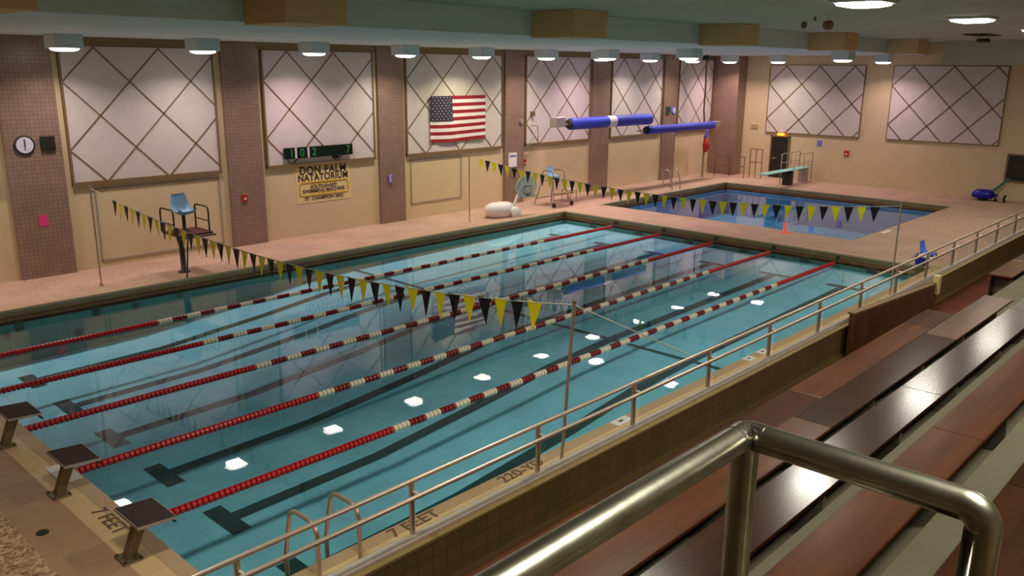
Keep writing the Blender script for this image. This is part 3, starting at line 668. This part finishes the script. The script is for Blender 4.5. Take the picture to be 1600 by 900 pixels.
# ================================================================== PENNANT LINES
def pennants(x, yl, yr, n, zf, first, label, posts, group, wd=.245, ht=.40, end=None):
    t = thing('pennant_line', label, 'pennant line', (x, (yl+yr)/2, zf((yl+yr)/2)), group)
    pts = [(x, posts[0]-.03, zf(posts[0]))] + [(x, yl+(yr-yl)*k/30, zf(yl+(yr-yl)*k/30)) for k in range(31)] + [(x, posts[1]+.035, zf(posts[1]))]
    MB().tube(pts, .009, 5).build('cord', M_cord, t)
    if end: MB().tube([(x, posts[1]-.035, zf(posts[1])), end], .009, 5).build('tail_cord', M_cord, t)
    rr = random.Random(int(x*10))
    for k in range(n):
        y = yl+(yr-yl)*k/(n-1); z = zf(y)-.005; s = rr.uniform(-.32, .32); wv = wd*rr.uniform(.88, 1.05); h = ht*rr.uniform(.94, 1.06)
        sw = rr.uniform(-.04, .04); m = MB()
        rows = 5; vs = []
        for i in range(rows+1):
            f = i/rows; w2 = wv/2*(1-f)+.004
            for u in (-1, 0, 1): vs.append((x+.012*(1-abs(u))*math.sin(f*4+k)+s*.25*f*u*w2+sw*f*f, y+u*w2, z-h*f))
        F = [(i*3+j, i*3+j+1, (i+1)*3+j+1, (i+1)*3+j) for i in range(rows) for j in range(2)]
        nn = len(vs); vs += [(a+.003, b, c) for a, b, c in vs]
        m.add(vs, F+[tuple(nn+i for i in q[::-1]) for q in F])
        # hem over the cord
        m.box(x-.006, x+.010, y-wv/2, y+wv/2, z-.012, z+.012)
        yellow = (k % 2 == 0) == (first == 'y')
        o = m.build('pennant', M_yel if yellow else M_blk, t); o['label'] = 'yellow pennant' if yellow else 'black pennant'
    return t
def post(x, y, h, label, lean=(0, 0)):
    t = thing('flag_post', label, 'flag post', (x, y, 0), 'slim posts holding the pennant lines')
    MB().tube([(x-lean[0], y-lean[1], .0), (x, y, h)], .024, 8).build('pole', M_rail, t)
    MB().lathe((x-lean[0], y-lean[1], 0), (0, 0, 1), [(0, .07), (.012, .07), (.02, .035), (.06, .035)], 12).build('base_socket', M_steel, t)
    MB().lathe((x, y, h), (0, 0, 1), [(0, .03), (.03, .034), (.05, .012)], 10).build('cap', M_steel, t)
z1f = lambda y: 2.10+.0088*(y-6.9)**2*(.85 if y > 7 else 1.05)
z2f = lambda y: 1.93+.0078*(y-6.6)**2*(1 if y > 6.6 else 1.25)
pennants(4.57, 13.72, -.27, 44, z1f, 'b', 'nearer line of black and yellow pennants, strung from wall side to the glass railing', (15.2, -.98), 'strings of black and yellow pennants across the pool', end=(6.4, -1.68, 1.695))
pennants(18.3, 14.65, .23, 44, z2f, 'y', 'farther line of black and yellow pennants before the diving pool', (15.3, -.41), 'strings of black and yellow pennants across the pool')
post(4.57, 15.2, z1f(15.2)+.02, 'slim post at the wall end of the nearer pennant line'); post(4.57, -.98, z1f(-.98)+.04, 'slim post beside the railing at the near end of the closer pennant line', (0, -.18))
post(18.3, 15.3, z2f(15.3)+.02, 'slim post at the wall end of the farther pennant line'); post(18.3, -.41, z2f(-.41)+.02, 'slim post at the railing end of the farther pennant line')

# ================================================================== LANE ROPES
def float_mesh(mb, x0, x1, y, z, r=.062, pitch=.085, n=10):
    k = max(1, round((x1-x0)/pitch)); p = (x1-x0)/k; prof_ = []
    for i in range(k):
        a = x0+i*p; prof_ += [(a+.0, r*.35), (a+.12*p, r), (a+.78*p, r), (a+.9*p, r*.35)]
    mb.lathe((0, y, z), (1, 0, 0), prof_, n, False)
rl = ['first lane rope from the stand', 'second lane rope from the stand', 'middle of the five lane ropes', 'fourth lane rope from the stand', 'lane rope nearest the long wall']
for i in range(5):
    y = Y1+i*LW; z = -H+.015
    t = thing('lane_rope', 'red and white float line, '+rl[i], 'lane rope', (PL/2, y, z), 'lane ropes across the competition pool')
    MB().tube([(0.0, y, -.2), (.12, y, z), (PL-.35, y, z), (PL, y, -.18)], .007, 5).build('cable', M_cable, t)
    m = MB(); float_mesh(m, .12, 4.5, y, z); o = m.build('float_run', M_red, t)
    m = MB(); float_mesh(m, 18.55, PL-.3, y, z+.0); m.build('float_run', M_red, t)
    x = 4.5; k = 0; seg = (18.55-4.5)/39
    while k < 39:
        m = MB(); float_mesh(m, x, x+seg, y, z); o = m.build('float_run', M_white if k % 2 == 0 else M_dred, t); o['label'] = 'white floats' if k % 2 == 0 else 'dark red floats'
        x += seg; k += 1
    MB().box(PL-.03, PL-.0, y-.06, y+.06, -.19, -.1).build('wall_anchor', M_dark, t)

# ================================================================== STARTING BLOCKS
def make_block():
    t = thing('starting_block', 'x', 'starting block', (0, 0, 0), 'starting blocks at the near end')
    # plate, tilted slightly towards the water
    a = .07; W = .33
    def P(u, v, wz): return (-.43+u*math.cos(a), v, .53-u*math.sin(a)+wz)
    L = .47; m = MB()
    m.add([P(0, -W, 0), P(L, -W, 0), P(L, W, 0), P(0, W, 0), P(0, -W, -.035), P(L, -W, -.035), P(L, W, -.035), P(0, W, -.035)], [(0, 1, 2, 3), (7, 6, 5, 4), (0, 4, 5, 1), (1, 5, 6, 2), (2, 6, 7, 3), (3, 7, 4, 0)])
    m.build('platform', M_blocktrim, t)
    m = MB()
    for k in range(8):
        v0 = -W+.012+k*(2*W-.024)/8; v1 = v0+(2*W-.024)/8-.008
        m.add([P(.015, v0, 0), P(L-.015, v0, 0), P(L-.015, v1, 0), P(.015, v1, 0), P(.015, v0, .008), P(L-.015, v0, .008), P(L-.015, v1, .008), P(.015, v1, .008)], [(4, 5, 6, 7), (0, 1, 5, 4), (1, 2, 6, 5), (2, 3, 7, 6), (3, 0, 4, 7)])
    m.add([P(.01, -W+.01, .001), P(L-.01, -W+.01, .001), P(L-.01, W-.01, .001), P(.01, W-.01, .001)], [(0, 1, 2, 3)])
    m.build('tread', M_blockplate, t)
    m = MB(); m.add([(-.50, -.055, .02), (-.38, -.055, .02), (-.38, .055, .02), (-.50, .055, .02), (-.32, -.055, .487), (-.18, -.055, .477), (-.18, .055, .477), (-.32, .055, .487)], [(0, 3, 2, 1), (4, 5, 6, 7), (0, 1, 5, 4), (1, 2, 6, 5), (2, 3, 7, 6), (3, 0, 4, 7)]); m.build('post', M_blockleg, t)
    MB().box(-.56, -.32, -.15, .15, 0, .022, .005).build('base_plate', M_blockleg, t)
    m = MB(); m.tube([P(L-.06, -.2, -.04), (.07, -.2, .36), (.07, .2, .36), P(L-.06, .2, -.04)], .014, 8); m.build('backstroke_grip', M_glassgreen, t)
    for bx in (-.535, -.345):
        for by in (-.12, .12): MB().lathe((bx, by, .02), (0, 0, 1), [(0, .018), (.02, .018)], 6).build('anchor_bolt', M_glassgreen, t)
    return t
bl = make_block(); bl.location = (0, 1.70, 0); bl['label'] = 'closest starting block, at the end of the first lane'
copy_tree(bl, (0, 3.94, 0), 'middle one of the three starting blocks, beside the white marker tile', 'starting blocks at the near end')
copy_tree(bl, (0, 6.18, 0), 'starting block at the left picture edge, farthest of the three', 'starting blocks at the near end')
# ================================================================== POOL LADDERS
def ladder(x, y0, sgn, label):
    t = thing('pool_ladder', label, 'pool ladder', (x, y0, 0))
    for dx in (-.28, .28):
        c = .16; X = x+dx
        pts = [(X, y0-sgn*.52, 0.0), (X, y0-sgn*.52, .62)]
        pts += arc((X, y0-sgn*(.52-c), .68), c, PI, PI/2, (0, sgn, 0), (0, 0, 1), 5)
        pts += arc((X, y0-sgn*.12, .68), c, PI/2, .35, (0, sgn, 0), (0, 0, 1), 4)
        pts += [(X, y0+sgn*.16, .2), (X, y0+sgn*.16, -.62)]
        MB().tube(pts, .028, 10).build('handrail', M_rail, t)
        MB().lathe((X, y0-sgn*.52, 0), (0, 0, 1), [(0, .055), (.012, .055), (.02, .03)], 12).build('flange', M_steel, t)
    for z in (-.33, -.5): MB().box(x-.27, x+.27, y0+sgn*.12, y0+sgn*.2, z, z+.03).build('rung', M_whitep, t)
    return t
ladder(1.03, 0, 1, 'steel pool ladder with curved handrails behind the near glass railing')
t = thing('deck_handrails', 'pair of curved steel grab rails on the deck at the diving pool corner', 'grab rails', (31.9, 14.8, 0))
for X in (31.5, 32.2):
    pts = [(X, 15.3, 0), (X, 15.3, .7)] + arc((X, 15.1, .75), .2, PI, 0, (0, -1, 0), (0, 0, 1), 6) + [(X, 14.75, .35), (X, 14.75, 0)]
    MB().tube(pts, .03, 8).build('handrail', M_race, t)

# ================================================================== DIVING BOARD, PLATFORM, DOOR
t = thing('diving_board', 'turquoise springboard on a black stand with steel guard rails', 'diving board', (37.6, 11.7, 0))
m = MB(); m.box(34.7, 39.6, 11.45, 11.95, .74, .79, .008); o = m.build('board', M_turq, t)
MB().box(37.3, 37.8, 11.5, 11.9, 0, .62, .02).build('stand', M_dark, t); MB().lathe((37.55, 11.42, .68), (0, 1, 0), [(0, .06), (.56, .06)], 12).build('fulcrum', M_dark, t)
MB().box(39.2, 39.5, 11.5, 11.9, 0, .74, .02).build('rear_anchor', M_race, t)
for y in (11.35, 12.05):
    m = MB(); m.tube([(37.4, y, .0), (37.4, y, 1.55), (39.5, y, 1.55), (39.5, y, 0)], .025, 8); m.tube([(37.4, y, 1.1), (39.5, y, 1.1)], .018, 8); m.tube([(38.5, y, 0), (38.5, y, 1.55)], .018, 8); m.build('guard_rail', M_race, t)
t = thing('platform_rail', 'dark tubular guard rails round a low stair by the corner column', 'guard rail', (38.6, 15.2, 0))
for y0, y1, h, x in ((16.4, 14.6, 1.15, 38.3), (14.6, 13.9, 1.55, 38.9)):
    for z in (h, h*.55): MB().tube([(x, y0, z), (x, y1, z)], .025, 8).build('rail', M_batten, t)
    for yy in (y0, (y0+y1)/2, y1): MB().tube([(x, yy, 0), (x, yy, h)], .025, 8).build('upright', M_batten, t)
t = MB(); t.box(FAR-.06, FAR, 12.98, 13.92, 0, 2.2); d = t.build('door_1', M_doorm, origin=(FAR, 13.45, 0)); d['kind'] = 'structure'
m = MB(); m.box(FAR-.09, FAR, 12.9, 12.98, 0, 2.26); m.box(FAR-.09, FAR, 13.92, 14.0, 0, 2.26); m.box(FAR-.09, FAR, 12.9, 14.0, 2.2, 2.26); m.build('door_frame', M_batten, d)
MB().box(FAR-.1, FAR-.06, 13.6, 13.85, 1.0, 1.1).build('door_handle', M_steel, d)
t = thing('exit_sign', 'small glowing orange exit sign above the dark doorway', 'exit sign', (FAR, 13.45, 2.45))
MB().box(FAR-.14, FAR-.001, 13.3, 13.6, 2.36-.06, 2.40, .008).build('case', M_exit, t)
text_obj('lettering', 'EXIT', .1, M_redp, t, (FAR-.145, 13.45, 2.35), (PI/2, 0, -PI/2), .002)
tag(MB().box(FAR-.02, FAR, 11.15, 11.4, 1.85, 2.15).build('wall_notice', M_lilac, origin=(FAR, 11.27, 2)), 'small purple notice on the end wall right of the doorway', 'notice')
t = thing('fire_alarm', 'red fire alarm box on the end wall between panel and diving board', 'fire alarm', (FAR, 9.78, 1.58))
MB().box(FAR-.07, FAR, 9.66, 9.9, 1.44, 1.72, .015).build('case', M_redp, t); MB().box(FAR-.09, FAR-.07, 9.74, 9.82, 1.5, 1.58).build('pull_lever', M_whitep, t)
t = thing('wall_grille', 'small pale grille on the end wall beside the corner column', 'vent', (FAR, 15.0, 2.7))
MB().box(FAR-.03, FAR, 14.8, 15.3, 2.55, 2.85, .008).build('grille_frame', M_signbg, t); m = MB(); [m.box(FAR-.04, FAR-.03, 14.84, 15.26, 2.59+.06*k, 2.61+.06*k) for k in range(4)]; m.build('louvre', M_batten, t)
w1 = MB().box(FAR-.05, FAR-.001, -1.2, 2.32, .92, 2.04).build('window_1', M_doorm, origin=(FAR, .6, .92)); w1['kind'] = 'structure'
m = MB(); m.box(FAR-.08, FAR, -1.28, 2.4, .84, .92); m.box(FAR-.08, FAR, -1.28, 2.4, 2.04, 2.1); m.box(FAR-.08, FAR, 2.32, 2.4, .92, 2.04); m.build('window_frame', M_batten, w1)
# cleaner cart by the end wall
t = thing('cleaner_cart', 'deep blue pool cleaner on a small wheeled cart with a green hose', 'pool cleaner', (39.2, 2.9, 0))
n = 18; rings = [[(39.15+.36*s_*math.cos(2*PI*k/n), 2.95+.5*s_*math.sin(2*PI*k/n), h) for k in range(n)] for h, s_ in ((.1, .7), (.14, 1), (.34, .95), (.48, .6), (.5, .1))]
m = MB(); m.add([v for r in rings for v in r], [(i*n+k, i*n+(k+1) % n, (i+1)*n+(k+1) % n, (i+1)*n+k) for i in range(4) for k in range(n)], True); m.add(rings[-1], [tuple(range(n))]); m.add(rings[0], [tuple(range(n))[::-1]]); m.build('cleaner_body', M_bigblue, t)
MB().tube([(39.1, 2.75, .35), (39.3, 2.55, .5), (39.5, 2.3, .8), (39.6, 2.1, 1.0)], .06, 8).build('hose', M_green, t)
for y in (2.0, 2.35): MB().lathe((39.0, y, .17), (0, 1, 0), [(0, .05), (.0, .17), (.06, .17), (.06, .05)], 18).build('wheel', M_dark, t)
MB().tube([(39.0, 1.95, .17), (39.0, 2.5, .17), (39.1, 2.9, .14)], .025, 8).build('axle', M_race, t)
for y in (1.97, 2.38): MB().lathe((38.97, y, .17), (0, -1, 0), [(0, .06), (.05, .04)], 10).build('hub', M_whitep, t)
MB().lathe((39.15, 2.95, 0), (0, 0, 1), [(0, .2), (.1, .22)], 14).build('brush_foot', M_dark, t)
# pink cone on divider
t = thing('marker_cone', 'small bright pink-orange marker standing on the deck before the diving pool', 'marker', (24.9, 5.75, 0))
MB().lathe((24.95, 5.72, 0), (0, 0, 1), [(0, .11), (.03, .11), (.035, .075), (.36, .055), (.38, .02)], 12).build('cone', M_orange, t)
MB().box(24.82, 25.08, 5.59, 5.85, 0, .02).build('cone_foot', M_orange, t)
tag(MB().box(27.3, 28.1, 3.02, 3.2, 0, .03, .008).build('kickboard', M_whitep, origin=(27.7, 3.1, 0)), 'flat white board lying on the edge of the diving pool', 'board')
# blue and white heap on the deck behind the railing
t = thing('folded_chair', 'light blue plastic poolside chair partly hidden behind the far glass railing', 'chair', (24.2, .6, 0))
m = MB(); bucket(m, 24.25, .6, .08, .9); m.build('seat', mat('sky_blue_plastic', rgb(90, 130, 235), .4), t)
for a in (-.25, .25):
    for b in (-.25, .25): MB().tube([(24.25+a, .6+b, 0), (24.25+a*.8, (.6+b*.8), .15)], .02, 6).build('leg', M_bigblue, t)
t = thing('equipment_bag', 'small white and navy bag on the deck beside the light blue chair', 'bag', (23.0, .35, 0))
MB().box(22.8, 23.3, .2, .5, 0, .26, .06).build('bag_body', M_bigblue, t); MB().box(22.75, 23.1, .15, .4, .26, .36, .04).build('folded_towel', M_whitep, t)

# ================================================================== THE STAND
X0, X1, X2, X3 = -8.9, 14.3, 18.7, 39.9       # sections of benches with a stair gap between
FLZ = .42
par = MB(); par.use(M_paratile).box(XB, FAR, PARA-.16, PARA+.03, -.1, 1.0); par.use(M_brownpanel).box(XB, FAR, PARA-.17, PARA-.161, .97, 1.0)
par.use(mat('parapet_cap', rgb(134, 112, 66), .5)).box(XB, FAR, PARA-.20, PARA+.045, 1.0, 1.035)
struct('wall_parapet', par)
struct('trim_30', MB().box(XB, FAR, PARA-.22, PARA-.16, FLZ, FLZ+.05), mat('base_strip', rgb(130, 104, 62), .5))
struct('floor_walkway', MB().box(XB, FAR, -3.09, PARA-.16, -.05, FLZ), M_floorwood)
# glass railing
t = thing('glass_railing', 'long tubular railing with glass panes on the parapet of the stand', 'railing', (3, PARA, 1.035))
MB().box(XB, 39.8, PARA-.11, PARA+.02, 1.035, 1.06).build('channel', M_alu, t); MB().box(XB, 39.8, PARA-.085, PARA-.075, 1.06, 1.075).build('channel', M_alu, t)
MB().tube([(XB, PARA, 1.66), (39.8, PARA, 1.66)], .027, 10).build('top_rail', M_rail, t)
MB().tube([(XB, PARA-.16, 1.57), (39.8, PARA-.16, 1.57)], .027, 10).build('handrail', M_rail, t)
xs = [1.13+1.935*k for k in range(-5, 20)]
for x in xs:
    MB().tube([(x, PARA, 1.035), (x, PARA, 1.64)], .03, 10).build('post', M_rail, t)
    MB().tube([(x, PARA, 1.55), (x, PARA-.16, 1.55)], .018, 8).build('bracket', M_alu, t)
for a, b in zip(xs, xs[1:]):
    MB().box(a+.06, b-.02, PARA-.062, PARA-.054, 1.06, 1.48).build('glass_pane', M_glass, t)
# brown low wall at the stair
t = thing('stair_guard_wall', 'low brown panelled wall beside the stair gap, with an upright post', 'low wall', (14, -2.0, FLZ))
MB().prism([(11.6, -2.05, FLZ), (16.4, -2.05, FLZ), (16.4, -2.05, 1.02), (11.6, -2.05, 1.30)], (0, .1, 0)).build('panel', M_brownpanel, t)
MB().prism([(11.55, -2.07, 1.30), (16.45, -2.07, 1.02), (16.45, -2.07, 1.06), (11.55, -2.07, 1.34)], (0, .14, 0)).build('cap', M_batten, t)
MB().box(16.25, 16.4, -2.12, -1.98, .8, 1.24, .01).build('post', M_signbg, t)
# tiers
seats = [(-2.50, -3.03, .95), (-3.53, -4.03, 1.45), (-4.56, -5.03, 1.95), (-5.58, -6.03, 2.45), (-6.61, -7.08, 2.95), (-7.62, -8.1, 3.45), (-8.65, -9.1, 3.95)]
st = MB()
for i, (a, b, z) in enumerate(seats):
    zt = z-.03; y0 = b-.105; y1 = (seats[i+1][1]-.105) if i+1 < len(seats) else YB
    st.use(M_conc).box(XB, FAR, y1, y0, z-.55, zt)
    st.use(M_risershade).box(XB, X1, y0, y0+.004, z-.45, zt-.03)  # thin dark sheet over the concrete riser, painted shade
struct('floor_tiers', st)
names = ['front row, beside the walkway', 'second row, with the wide pale reflections', 'third row, in front of the pipe rail corner', 'fourth row, crossing under the pipe rail', 'fifth row, at the lower right corner', 'sixth row, beside the rail end post', 'seventh row, high at the back']
wm_ = [M_wood2, M_wood2, M_wood3, M_wood2, M_wood, M_wood3, M_wood]
for i, (a, b, z) in enumerate(seats):
    for (s0, s1, sec) in ((X0, X1, 'nearer section'), (X2, X3, 'section past the stair gap')):
        if sec != 'nearer section' and i > 4: continue
        t = thing('bleacher_bench', 'varnished wooden bench, %s, %s' % (sec, names[i].split(',')[0] if sec != 'nearer section' else names[i]), 'bench', ((s0+s1)/2, (a+b)/2, z-.45), 'wooden benches of the stand')
        # planks end to end
        L = 4.9; x = s0; k = 0
        off = [2.2, 5.0, .8, 3.4, 1.5, 4, 2][i]
        cuts = [s0] + [c for c in [s0+off+L*j for j in range(12)] if s0+.3 < c < s1-.3] + [s1]
        for c0, c1 in zip(cuts, cuts[1:]):
            o = MB().box(c0+.002, c1-.002, b, a, z-.045, z, .006).build('seat_plank', (wm_[i], [M_wood, M_wood3, M_wood3, M_wood2, M_wood3, M_wood, M_wood2][i])[k % 2], t); k += 1
        MB().box(s0+.02, s1-.02, a-.09, a-.06, z-.52, z-.045).build('light_block_board', M_wood3, t)  # added board, blocks light under the seat so the rear gap stays dark
        for x in [s0+.35+2.0*j for j in range(int((s1-s0)/2.0)+1)]:
            if x > s1-.1: break
            MB().box(x-.03, x+.03, b+.06, a-.09, z-.53, z-.045).build('support', M_conc, t)

# ================================================================== FOREGROUND PIPE RAIL
t = thing('pipe_guard_rail', 'thick brushed steel pipe rail with welded corner in the foreground', 'guard rail', (-2.2, -6.9, 3.0))
s = 1.22   # pipe distance scale from the eye
def A(p): return Vector(p)
eye = Vector((CX, CY, CZ))
def away(p): p = Vector(p); return eye+(p-eye)*s
cor = away((-2.42, -7.04, 5.02)); lef = away((-3.02, -7.04, 5.0)); en = away((-2.55, -7.47, 5.075))
zr = cor.z
cor = Vector((cor.x, cor.y, zr)); lef = Vector((cor.x-2.2, cor.y, zr)); en = Vector((cor.x, en.y, zr))
r = .0345
MB().tube([lef, cor+Vector((-.05, 0, 0))], r, 24).build('rail', M_pipe, t)
MB().tube([cor+Vector((-.055, 0, 0)), cor+Vector((-.012, 0, 0)), cor+Vector((0, -.012, 0)), cor+Vector((0, -.05, 0))], r*1.03, 24).build('elbow', M_pipe, t)
c = .04
MB().tube([cor+Vector((0, -.05, 0)), en+Vector((0, c, 0))] + arc(en+Vector((0, c, -c)), c, PI/2, PI, (0, 1, 0), (0, 0, 1), 8) + [en+Vector((0, 0, -c)), Vector((en.x, en.y, 3.0))], r, 24).build('end_rail', M_pipe, t)
MB().tube([Vector((cor.x, cor.y, 3.0)), cor+Vector((0, 0, -.01))], r*.98, 24).build('post', M_pipe, t)
MB().tube([Vector((lef.x, lef.y, 3.0)), lef], r*.98, 24).build('post', M_pipe, t)
for p in ((cor.x, cor.y), (en.x, en.y), (lef.x, lef.y)):
    MB().lathe((p[0], p[1], 3.0), (0, 0, 1), [(0, .06), (.01, .06), (.015, .034), (.05, .033)], 16).build('flange', M_pipe, t)
m = MB(); m.lathe(cor+Vector((-.058, 0, 0)), (-1, 0, 0), [(0, r*1.01), (.004, r*1.01)], 20); m.build('weld_seam', M_dark, t)
